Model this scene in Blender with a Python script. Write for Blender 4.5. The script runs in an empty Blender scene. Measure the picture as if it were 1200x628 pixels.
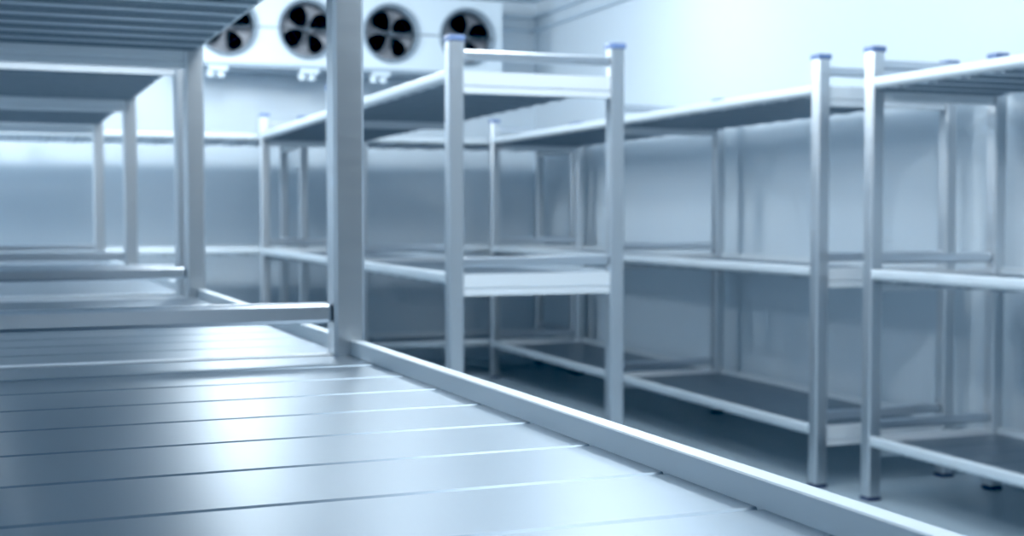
import bpy, bmesh, math
from mathutils import Vector, Matrix

scene = bpy.context.scene
COL = scene.collection
R = math.radians

# ------------------------------------------------------------------ materials
def nodes_of(name):
    m = bpy.data.materials.new(name)
    m.use_nodes = True
    nt = m.node_tree
    return m, nt, nt.nodes['Principled BSDF']

def metal(name, col, rough, scale=(40, 40, 40), var=0.06, bump=0.0, metallic=1.0, aniso=0.0):
    m, nt, b = nodes_of(name)
    tc = nt.nodes.new('ShaderNodeTexCoord')
    mp = nt.nodes.new('ShaderNodeMapping'); mp.inputs['Scale'].default_value = scale
    no = nt.nodes.new('ShaderNodeTexNoise'); no.inputs['Scale'].default_value = 1.0; no.inputs['Detail'].default_value = 4
    nt.links.new(tc.outputs['Object'], mp.inputs['Vector'])
    nt.links.new(mp.outputs['Vector'], no.inputs['Vector'])
    mr = nt.nodes.new('ShaderNodeMapRange')
    mr.inputs['To Min'].default_value = rough - var; mr.inputs['To Max'].default_value = rough + var
    nt.links.new(no.outputs['Fac'], mr.inputs['Value'])
    nt.links.new(mr.outputs['Result'], b.inputs['Roughness'])
    b.inputs['Base Color'].default_value = (*col, 1)
    b.inputs['Metallic'].default_value = metallic
    b.inputs['Anisotropic'].default_value = aniso
    if bump:
        bp = nt.nodes.new('ShaderNodeBump'); bp.inputs['Strength'].default_value = bump
        bp.inputs['Distance'].default_value = 0.001
        nt.links.new(no.outputs['Fac'], bp.inputs['Height'])
        nt.links.new(bp.outputs['Normal'], b.inputs['Normal'])
    return m

def painted(name, col, rough=0.5, scale=6.0, var=0.03, spec=0.4):
    m, nt, b = nodes_of(name)
    tc = nt.nodes.new('ShaderNodeTexCoord')
    no = nt.nodes.new('ShaderNodeTexNoise'); no.inputs['Scale'].default_value = scale; no.inputs['Detail'].default_value = 5
    nt.links.new(tc.outputs['Object'], no.inputs['Vector'])
    mx = nt.nodes.new('ShaderNodeMix'); mx.data_type = 'RGBA'
    mx.inputs['A'].default_value = (*[c * (1 - var) for c in col], 1)
    mx.inputs['B'].default_value = (*[min(1, c * (1 + var)) for c in col], 1)
    nt.links.new(no.outputs['Fac'], mx.inputs['Factor'])
    nt.links.new(mx.outputs['Result'], b.inputs['Base Color'])
    b.inputs['Roughness'].default_value = rough
    b.inputs['Specular IOR Level'].default_value = spec
    return m

M = {}
M['post'] = metal('anodised_aluminium_post', (0.66, 0.68, 0.705), 0.33, (6, 6, 60))
M['rail'] = metal('anodised_aluminium_rail', (0.70, 0.75, 0.79), 0.45, (30, 30, 30), metallic=0.35)
M['guard'] = metal('polished_guard_rail', (0.66, 0.69, 0.73), 0.28, (4, 30, 30), var=0.005)
M['beam'] = metal('pale_beam_aluminium', (0.80, 0.83, 0.86), 0.5, (30, 30, 30), metallic=0.2)
M['deck_under'] = metal('bounce_lit_underside', (0.86, 0.92, 0.97), 0.42, (8, 8, 8), var=0.01, metallic=0.85)  # same deck metal, colour lightened to stand for light bounced from below
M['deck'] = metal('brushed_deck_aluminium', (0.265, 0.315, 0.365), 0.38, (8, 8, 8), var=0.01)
M['blue_cap'] = painted('blue_plastic_cap', (0.16, 0.23, 0.42), 0.45)
M['blue_foot'] = painted('dark_blue_plastic_foot', (0.015, 0.025, 0.10), 0.5)
M['wall'] = painted('cold_room_panel_white', (0.67, 0.74, 0.80), 0.42, 2.0, 0.015, 0.35)
M['ceil'] = painted('ceiling_panel_white', (0.68, 0.76, 0.83), 0.5, 2.0, 0.01, 0.3)
M['far_wall'] = painted('front_wall_panel', (0.19, 0.20, 0.21), 0.5, 2.0)  # unseen wall, colour darkened to cut bounce and reflections in the posts
M['floor'] = painted('resin_floor_grey', (0.42, 0.50, 0.56), 0.35, 3.0, 0.05, 0.5)
M['unit'] = painted('unit_white_enamel', (0.76, 0.84, 0.90), 0.35, 3.0, 0.01, 0.4)
M['shade'] = painted('unit_grey_steel', (0.42, 0.50, 0.58), 0.4)
M['ring'] = painted('fan_ring_grey', (0.27, 0.33, 0.39), 0.4)
M['wire'] = painted('guard_wire_grey', (0.10, 0.13, 0.16), 0.4)
M['black'] = painted('black_fan_plastic', (0.002, 0.002, 0.003), 0.9, spec=0.0)
M['trunk'] = painted('trunking_pale_grey', (0.56, 0.65, 0.73), 0.4)

def fin_material():
    m, nt, b = nodes_of('coil_fins')
    tc = nt.nodes.new('ShaderNodeTexCoord')
    wv = nt.nodes.new('ShaderNodeTexWave'); wv.bands_direction = 'X'; wv.inputs['Scale'].default_value = 60
    nt.links.new(tc.outputs['Object'], wv.inputs['Vector'])
    mx = nt.nodes.new('ShaderNodeMix'); mx.data_type = 'RGBA'
    mx.inputs['A'].default_value = (0.44, 0.46, 0.52, 1); mx.inputs['B'].default_value = (0.66, 0.69, 0.76, 1)
    nt.links.new(wv.outputs['Fac'], mx.inputs['Factor'])
    nt.links.new(mx.outputs['Result'], b.inputs['Base Color'])
    b.inputs['Roughness'].default_value = 0.6
    return m
M['fins'] = fin_material()

# ------------------------------------------------------------------ mesh helpers
def obj(name, bm, mat, parent=None, smooth=False):
    bmesh.ops.recalc_face_normals(bm, faces=bm.faces[:])
    me = bpy.data.meshes.new(name)
    bm.to_mesh(me); bm.free()
    me.materials.append(mat)
    if smooth:
        for p in me.polygons: p.use_smooth = True
    o = bpy.data.objects.new(name, me)
    COL.objects.link(o)
    if parent: o.parent = parent
    return o

def add_box(bm, x0, x1, y0, y1, z0, z1, bev=0.0):
    vs = [bm.verts.new((x, y, z)) for x in (x0, x1) for y in (y0, y1) for z in (z0, z1)]
    f = [(0,1,3,2),(4,6,7,5),(0,4,5,1),(2,3,7,6),(0,2,6,4),(1,5,7,3)]
    faces = [bm.faces.new([vs[i] for i in q]) for q in f]
    if bev:
        ed = list({e for fc in faces for e in fc.edges})
        bmesh.ops.bevel(bm, geom=ed, offset=bev, segments=2, profile=0.5, affect='EDGES')
    return bm

def box(x0, x1, y0, y1, z0, z1, bev=0.0):
    return add_box(bmesh.new(), x0, x1, y0, y1, z0, z1, bev)

def add_prism(bm, prof, a0, a1, axis):
    """prof: list of (p,q); axis 'x': (y,z) profile along x; 'y': (x,z) along y; 'z': (x,y) along z"""
    def co(p, q, a):
        return {'x': (a, p, q), 'y': (p, a, q), 'z': (p, q, a)}[axis]
    lo = [bm.verts.new(co(p, q, a0)) for p, q in prof]
    hi = [bm.verts.new(co(p, q, a1)) for p, q in prof]
    n = len(prof)
    for i in range(n):
        j = (i + 1) % n
        bm.faces.new((lo[i], lo[j], hi[j], hi[i]))
    bm.faces.new(lo); bm.faces.new(hi)
    return bm

def add_cyl(bm, p0, p1, r, n=16):
    p0, p1 = Vector(p0), Vector(p1)
    d = p1 - p0
    q = d.to_track_quat('Z', 'Y').to_matrix().to_4x4()
    bmesh.ops.create_cone(bm, cap_ends=True, segments=n, radius1=r, radius2=r, depth=d.length,
                          matrix=Matrix.Translation((p0 + p1) / 2) @ q)
    return bm

def add_torus(bm, c, r, t, n=56, k=8):
    """torus in the local XZ plane (axis Y)"""
    rings = []
    for i in range(n):
        a = 2 * math.pi * i / n
        ring = []
        for j in range(k):
            b = 2 * math.pi * j / k
            rr = r + t * math.cos(b)
            ring.append(bm.verts.new((c[0] + rr * math.cos(a), c[1] + t * math.sin(b), c[2] + rr * math.sin(a))))
        rings.append(ring)
    for i in range(n):
        for j in range(k):
            bm.faces.new((rings[i][j], rings[(i+1) % n][j], rings[(i+1) % n][(j+1) % k], rings[i][(j+1) % k]))
    return bm

def thing(name, label, cat, loc, rz=0.0, group=None):
    o = bpy.data.objects.new(name, None)
    COL.objects.link(o)
    o.empty_display_size = 0.2
    o.location = loc; o.rotation_euler = (0, 0, rz)
    o['label'] = label; o['category'] = cat
    if group: o['group'] = group
    return o

def struct(name, bm, mat):
    o = obj(name, bm, mat)
    o['kind'] = 'structure'
    return o

# ------------------------------------------------------------------ the room
EYE = 1.07
X0, X1, Y0, Y1, ZC = -2.6, 3.69, -4.0, 9.28, 2.67
T = 0.12
struct('floor', box(X0 - T, X1 + T, Y0 - T, Y1 + T, -T, 0), M['floor'])
struct('ceiling', box(X0 - T, X1 + T, Y0 - T, Y1 + T, ZC, ZC + T), M['ceil'])
struct('wall_back', box(X0 - T, X1 + T, Y1, Y1 + T, 0, ZC), M['wall'])
struct('wall_front', box(X0 - T, X1 + T, Y0 - T, Y0, 0, ZC), M['far_wall'])
struct('wall_right', box(X1, X1 + T, Y0, Y1, 0, ZC), M['wall'])
struct('wall_left', box(X0 - T, X0, Y0, Y1, 0, ZC), M['wall'])

# two runs of pale trunking round the back corner, high on the walls
for i, (z, h) in enumerate(((2.545, 0.024), (2.448, 0.024))):
    bm = bmesh.new()
    dp = 0.035
    add_box(bm, 3.16, X1, Y1 - dp, Y1, z, z + h, 0.006)
    add_box(bm, X1 - dp, X1, Y0, Y1 - dp, z, z + h, 0.006)
    struct('trim_%d' % (i + 1), bm, M['trunk'])

# ------------------------------------------------------------------ shelving racks
PW = 0.055           # post width
H = 1.70

def post_profile(w, c=0.006, g=0.004):
    h = w / 2
    return [(-h + c, -h), (h - c, -h), (h, -h + c), (h, h - c), (h - c, h), (-h + c, h), (-h, h - c), (-h, -h + c)]

def post_bm():
    return add_prism(bmesh.new(), post_profile(PW), 0.014, H - 0.018, 'z')

def cap_bm():
    bm = add_box(bmesh.new(), -0.031, 0.031, -0.031, 0.031, H - 0.022, H, 0.005)
    return bm

def foot_bm():
    bm = add_box(bmesh.new(), -0.0285, 0.0285, -0.0285, 0.0285, 0.0, 0.012, 0.003)
    add_box(bm, -0.024, 0.024, -0.024, 0.024, 0.011, 0.030, 0.002)
    return bm

def beam_bm(half, zr, drop):
    """folded cross beam of a frame, running along local x; plain upper web and a stepped-back lower lip"""
    t = zr - drop
    prof = [(-0.018, t), (0.018, t), (0.018, t - 0.047), (0.011, t - 0.051), (0.011, t - 0.056), (0.016, t - 0.060), (0.016, t - 0.076),
            (-0.016, t - 0.076), (-0.016, t - 0.060), (-0.011, t - 0.056), (-0.011, t - 0.051), (-0.018, t - 0.047)]
    return add_prism(bmesh.new(), prof, -half, half, 'x')

def guard_bm(half, zr, dz=0.020):
    return add_box(bmesh.new(), -half, half, -0.014, 0.014, zr + dz, zr + dz + 0.036, 0.007)

def rail_bm(xin, xout, y0, y1, zr):
    """long edge rail; the outer face rolls under towards its lower edge"""
    sg = 1 if xout > xin else -1
    h, w = 0.042, abs(xout - xin)
    rt, rb = 0.006, 0.020
    prof = [(0.0015, zr), (0, zr - 0.0015), (0, zr - h + 0.002), (0.002, zr - h)]
    for k in range(9):
        a = R(-90 + 90 * k / 8)
        prof.append((w - rb + rb * math.cos(a), zr - h + rb + rb * math.sin(a)))
    for k in range(5):
        a = R(90 * k / 4)
        prof.append((w - rt + rt * math.cos(a), zr - rt + rt * math.sin(a)))
    return add_prism(bmesh.new(), [(xin + sg * p, q) for p, q in prof], y0, y1, 'y')

def deck_bm(half, y0, y1, zr, drop=0.025, pitch=0.16):
    n = max(1, round((y1 - y0) / pitch))
    p = (y1 - y0) / n
    zt = zr - drop
    bm = bmesh.new()
    for i in range(n):
        a, b = y0 + i * p, y0 + (i + 1) * p
        g, c, th, rb = 0.0009, 0.0045, 0.016, 0.008
        m1, m2 = a + p * 0.25, a + p * 0.75
        prof = [(a + g, zt - c), (a + g + c, zt), (b - g - c, zt), (b - g, zt - c), (b - g, zt - th - rb), (b - g - 0.006, zt - th - rb), (b - g - 0.006, zt - th),
                (m2 + 0.004, zt - th), (m2 + 0.004, zt - th - rb * .7), (m2 - 0.004, zt - th - rb * .7), (m2 - 0.004, zt - th),
                (m1 + 0.004, zt - th), (m1 + 0.004, zt - th - rb * .7), (m1 - 0.004, zt - th - rb * .7), (m1 - 0.004, zt - th),
                (a + g + 0.006, zt - th), (a + g + 0.006, zt - th - rb), (a + g, zt - th - rb)]
        add_prism(bm, prof, -half, half, 'x')
    return bm

def rack(label, loc, rz, frames, width, tiers, guard_dz=0.034, drop=0.006):
    """local y runs along the rack; frames = y of every ladder frame; width = post centre to post centre"""
    t = thing('shelving_rack', label, 'shelving rack', loc, rz, 'silver shelving racks in the cold room')
    w = width / 2
    for y in frames:
        for s in (-1, 1):
            p = obj('upright_post', post_bm(), M['post'], t)
            p.location = (s * w, y, 0)
            c = obj('end_cap', cap_bm(), M['blue_cap'], p); c['label'] = 'blue plastic end cap'
            f = obj('foot', foot_bm(), M['blue_foot'], p); f['label'] = 'dark blue plastic foot'
        half = w - PW / 2
        for zr in tiers:
            b = obj('cross_beam', beam_bm(half, zr, drop), M['beam'], t); b.location = (0, y, 0)
            g = obj('guard_rail', guard_bm(half, zr, guard_dz - (0.014 if zr < 1.2 and drop < 0.02 else 0)), M['guard'], t); g.location = (0, y, 0)
    for y0, y1 in zip(frames[:-1], frames[1:]):
        for zr in tiers:
            inner = w + PW / 2 - 0.026
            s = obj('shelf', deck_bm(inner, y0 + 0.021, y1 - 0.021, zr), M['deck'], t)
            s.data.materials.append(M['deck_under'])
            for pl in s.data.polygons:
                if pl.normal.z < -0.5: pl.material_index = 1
            obj('side_rail', rail_bm(inner, w + PW / 2, y0 + PW / 2, y1 - PW / 2, zr), M['rail'], s)
            obj('side_rail', rail_bm(-inner, -w - PW / 2, y0 + PW / 2, y1 - PW / 2, zr), M['rail'], s)
    return t

TIERS = (0.245, 0.870, 1.582)
LT = (0.25, EYE - 0.218, 1.605)
LA = R(1.39)                                # the left-hand row stands a touch off square
def left_at(xp, yp):
    c, s = math.cos(LA), math.sin(LA)
    return (xp * c - yp * s, xp * s + yp * c, 0)

LW = 0.65
lx = 0.598 - LW / 2
rack('foreground silver rack at left with wide slatted deck and tall grey upright, nearest the camera',
     left_at(lx, 0.42), LA, [0, 1.83, 3.57], LW, LT, 0.031, 0.023)
rack('silver rack at left standing end to end behind the foreground rack',
     left_at(lx, 4.20), LA, [0, 1.57, 3.14], LW, LT, 0.031, 0.023)
rack('freestanding silver rack in the middle aisle, blue-capped open end facing the camera',
     (1.755, 4.395, 0), 0, [0, 1.875, 3.75], 0.62, TIERS)
rack('long two-bay silver rack along the right wall, ending beside the back corner',
     (3.258, 4.40, 0), 0, [0, 1.87, 3.74], 0.61, TIERS)
rack('silver rack along the right wall cut off by the right edge of the photo',
     (3.292, 2.26, 0), 0, [0, 1.87], 0.57, TIERS)
rack('long silver rack standing against the back wall below the fan unit',
     (3.58, 8.59, 0), R(90), [0, 1.87, 3.74, 5.61], 0.64, TIERS)

# ------------------------------------------------------------------ evaporator with four fans
def evaporator():
    ux0, ux1, yf, yb, z0, z1 = 1.0, 3.235, 8.76, Y1 - 0.005, 2.075, 2.575
    cx = (ux0 + ux1) / 2
    t = thing('evaporator_unit', 'white wall-mounted cooling unit with a row of four black fans', 'cooling unit', (cx, yf, z0))
    L, D, HH = ux1 - ux0, yb - yf, z1 - z0
    hx = L / 2
    fx = [1.315 - cx, 1.85 - cx, 2.425 - cx, 2.975 - cx]
    zc = 2.318 - z0
    rh = 0.185
    bm = bmesh.new()
    # shell: top, bottom, ends, back
    add_box(bm, -hx, hx, 0, D, -0.0, 0.012)
    add_box(bm, -hx, hx, 0, D, HH - 0.012, HH)
    add_box(bm, -hx, -hx + 0.012, 0, D, 0.012, HH - 0.012)
    add_box(bm, hx - 0.012, hx, 0, D, 0.012, HH - 0.012)
    # front panel with round openings
    edges = [-hx + 0.012] + [(a + b) / 2 for a, b in zip(fx[:-1], fx[1:])] + [hx - 0.012]
    zlo, zhi = 0.012, HH - 0.012
    for i, c in enumerate(fx):
        a, b = edges[i], edges[i + 1]
        n = 64
        inn, out = [], []
        for k in range(n):
            an = 2 * math.pi * k / n
            dx, dz = math.cos(an), math.sin(an)
            inn.append(bm.verts.new((c + rh * dx, 0.0, zc + rh * dz)))
            tx = ((b - c) / dx if dx > 0 else (a - c) / dx) if abs(dx) > 1e-6 else 1e9
            tz = ((zhi - zc) / dz if dz > 0 else (zlo - zc) / dz) if abs(dz) > 1e-6 else 1e9
            tt = min(tx, tz)
            out.append(bm.verts.new((c + tt * dx, 0.0, zc + tt * dz)))
        for k in range(n):
            j = (k + 1) % n
            bm.faces.new((inn[k], inn[j], out[j], out[k]))
        # fill the corners that the radial fan of quads cuts off
        for (px, pz) in ((a, zlo), (a, zhi), (b, zlo), (b, zhi)):
            an = math.atan2(pz - zc, px - c) % (2 * math.pi)
            k = int(an / (2 * math.pi) * n) % n
            j = (k + 1) % n
            v = bm.verts.new((px, 0.0, pz))
            bm.faces.new((out[k], out[j], v))
    obj('casing', bm, M['unit'], t)
    obj('drain_pan', box(-hx + 0.01, hx - 0.01, 0.015, D, -0.022, 0.0), M['shade'], t)
    obj('coil', box(-hx + 0.02, hx - 0.02, 0.16, D - 0.02, 0.02, HH - 0.02), M['fins'], t)
    obj('panel_seam', box(-hx + 0.06, hx - 0.06, -0.003, 0.0, zc - 0.004, zc + 0.004), M['wire'], t)
    for i, c in enumerate(fx):
        # fan: shroud ring is the fan part, guard / blades / hub below it
        bm = bmesh.new()
        prof = [(0.203, 0.0), (0.205, -0.012), (0.198, -0.02), (0.186, -0.016), (0.178, 0.0), (0.175, 0.11), (0.180, 0.11), (0.186, 0.004)]
        n = 64
        rings = [[bm.verts.new((r * math.cos(2*math.pi*k/n), y, r * math.sin(2*math.pi*k/n))) for (r, y) in prof] for k in range(n)]
        for k in range(n):
            for q in range(len(prof)):
                q2 = (q + 1) % len(prof)
                bm.faces.new((rings[k][q], rings[(k+1) % n][q], rings[(k+1) % n][q2], rings[k][q2]))
        f = obj('fan', bm, M['ring'], t, True)
        f.location = (c, 0, zc)
        bm = bmesh.new()
        for r in (0.060, 0.105, 0.150):
            add_torus(bm, (0, -0.016, 0), r, 0.0008, 48, 5)
        for a in (0, 90, 180, 270):
            d = Vector((math.cos(R(a)), 0, math.sin(R(a))))
            add_cyl(bm, d * 0.03 + Vector((0, -0.016, 0)), d * 0.192 + Vector((0, -0.016, 0)), 0.002, 8)
        obj('wire_guard', bm, M['wire'], f)
        bm = bmesh.new()
        add_cyl(bm, (0, -0.012, 0), (0, 0.09, 0), 0.016, 24)
        h = obj('hub', bm, M['wire'], f)
        # four broad teardrop blades
        for q in range(4):
            a0 = R(28 + 90 * q + (0, 3, 5, -2)[i])
            outl = [(0.022, 0.0), (0.045, -0.024), (0.085, -0.043), (0.125, -0.050), (0.156, -0.040), (0.168, -0.012),
                    (0.164, 0.020), (0.145, 0.043), (0.110, 0.050), (0.075, 0.040), (0.045, 0.022)]
            bm = bmesh.new()
            top, bot = [], []
            for (r, s) in outl:
                s *= 1.2
                x = r * math.cos(a0) - s * math.sin(a0)
                z = r * math.sin(a0) + s * math.cos(a0)
                y = 0.045 + s * 0.35
                top.append(bm.verts.new((x, y, z))); bot.append(bm.verts.new((x, y + 0.004, z)))
            nn = len(outl)
            bm.faces.new(top); bm.faces.new(bot[::-1])
            for k in range(nn):
                j = (k + 1) % nn
                bm.faces.new((top[k], bot[k], bot[j], top[j]))
            obj('fan_blade', bm, M['black'], f)
    for px in (1.26, 1.865, 2.36):
        bm = bmesh.new()
        c = px - cx
        add_box(bm, c - 0.062, c + 0.062, 0.0, 0.10, -0.052, -0.022, 0.004)
        add_cyl(bm, (c - 0.045, 0.05, -0.092), (c - 0.045, 0.05, -0.05), 0.026, 20)
        add_cyl(bm, (c + 0.022, 0.05, -0.092), (c + 0.022, 0.05, -0.05), 0.026, 20)
        obj('pipe_fitting', bm, M['unit'], t)
    return t
evaporator()

# ------------------------------------------------------------------ light
def area(name, loc, sx, sy, power, col=(0.87, 0.955, 1.0), rot=(0, 0, 0)):
    l = bpy.data.lights.new(name, 'AREA')
    l.shape = 'RECTANGLE'; l.size = sx; l.size_y = sy
    l.energy = power; l.color = col
    o = bpy.data.objects.new(name, l); COL.objects.link(o)
    o.location = loc; o.rotation_euler = rot
    return o
def bulb(name, loc, radius, power, col=(0.87, 0.955, 1.0)):
    l = bpy.data.lights.new(name, 'POINT')
    l.shadow_soft_size = radius; l.energy = power; l.color = col
    o = bpy.data.objects.new(name, l); COL.objects.link(o); o.location = loc
    return o
bulb('unseen_lamp', (0.45, 2.45, 2.50), 0.08, 92)
bulb('unseen_lamp', (1.90, 3.95, 2.50), 0.10, 42)
bulb('unseen_lamp', (2.80, 6.40, 2.50), 0.14, 16)
bulb('unseen_lamp', (1.82, 6.40, 2.50), 0.14, 30)
bulb('unseen_lamp', (1.02, 6.80, 2.50), 0.16, 92)
bulb('unseen_lamp', (-0.3, 7.20, 2.50), 0.14, 90)
bulb('unseen_lamp', (-1.7, 7.00, 2.50), 0.14, 130)
bulb('unseen_lamp', (0.6, -1.60, 2.40), 0.14, 80)  # added fill from behind the camera, lifts the faces turned towards it
area('added_overhead_light', (1.4, 3.2, 2.64), 2.6, 8.0, 60)  # added soft overhead fill that brightens rails and tops, no real panel
area('added_overhead_light', (1.1, 1.2, 2.63), 0.6, 2.2, 36)  # added strip of light that puts bright highlights on the deck seams

w = bpy.data.worlds.new('World'); scene.world = w
w.use_nodes = True
w.node_tree.nodes['Background'].inputs['Color'].default_value = (0.4, 0.55, 0.7, 1)
w.node_tree.nodes['Background'].inputs['Strength'].default_value = 0.2

# ------------------------------------------------------------------ camera
cam = bpy.data.cameras.new('Camera')
cam.sensor_width = 36; cam.lens = 1540 / 1200 * 36
cam.clip_start = 0.02
cam.dof.use_dof = True; cam.dof.focus_distance = 1.3; cam.dof.aperture_fstop = 7.0
co = bpy.data.objects.new('Camera', cam); COL.objects.link(co)
co.location = (0, 0, EYE)
co.rotation_euler = (R(90 - 2.27), 0, R(-20.7))
scene.camera = co

scene.view_settings.view_transform = 'Standard'
scene.view_settings.look = 'None'
scene.view_settings.exposure = -0.5
scene.view_settings.use_curve_mapping = True
scene.view_settings.curve_mapping.black_level = (0.020, 0.018, 0.016)   # a camera's deeper blacks
scene.cycles.max_bounces = 10
scene.cycles.diffuse_bounces = 6
scene.cycles.use_denoising = True
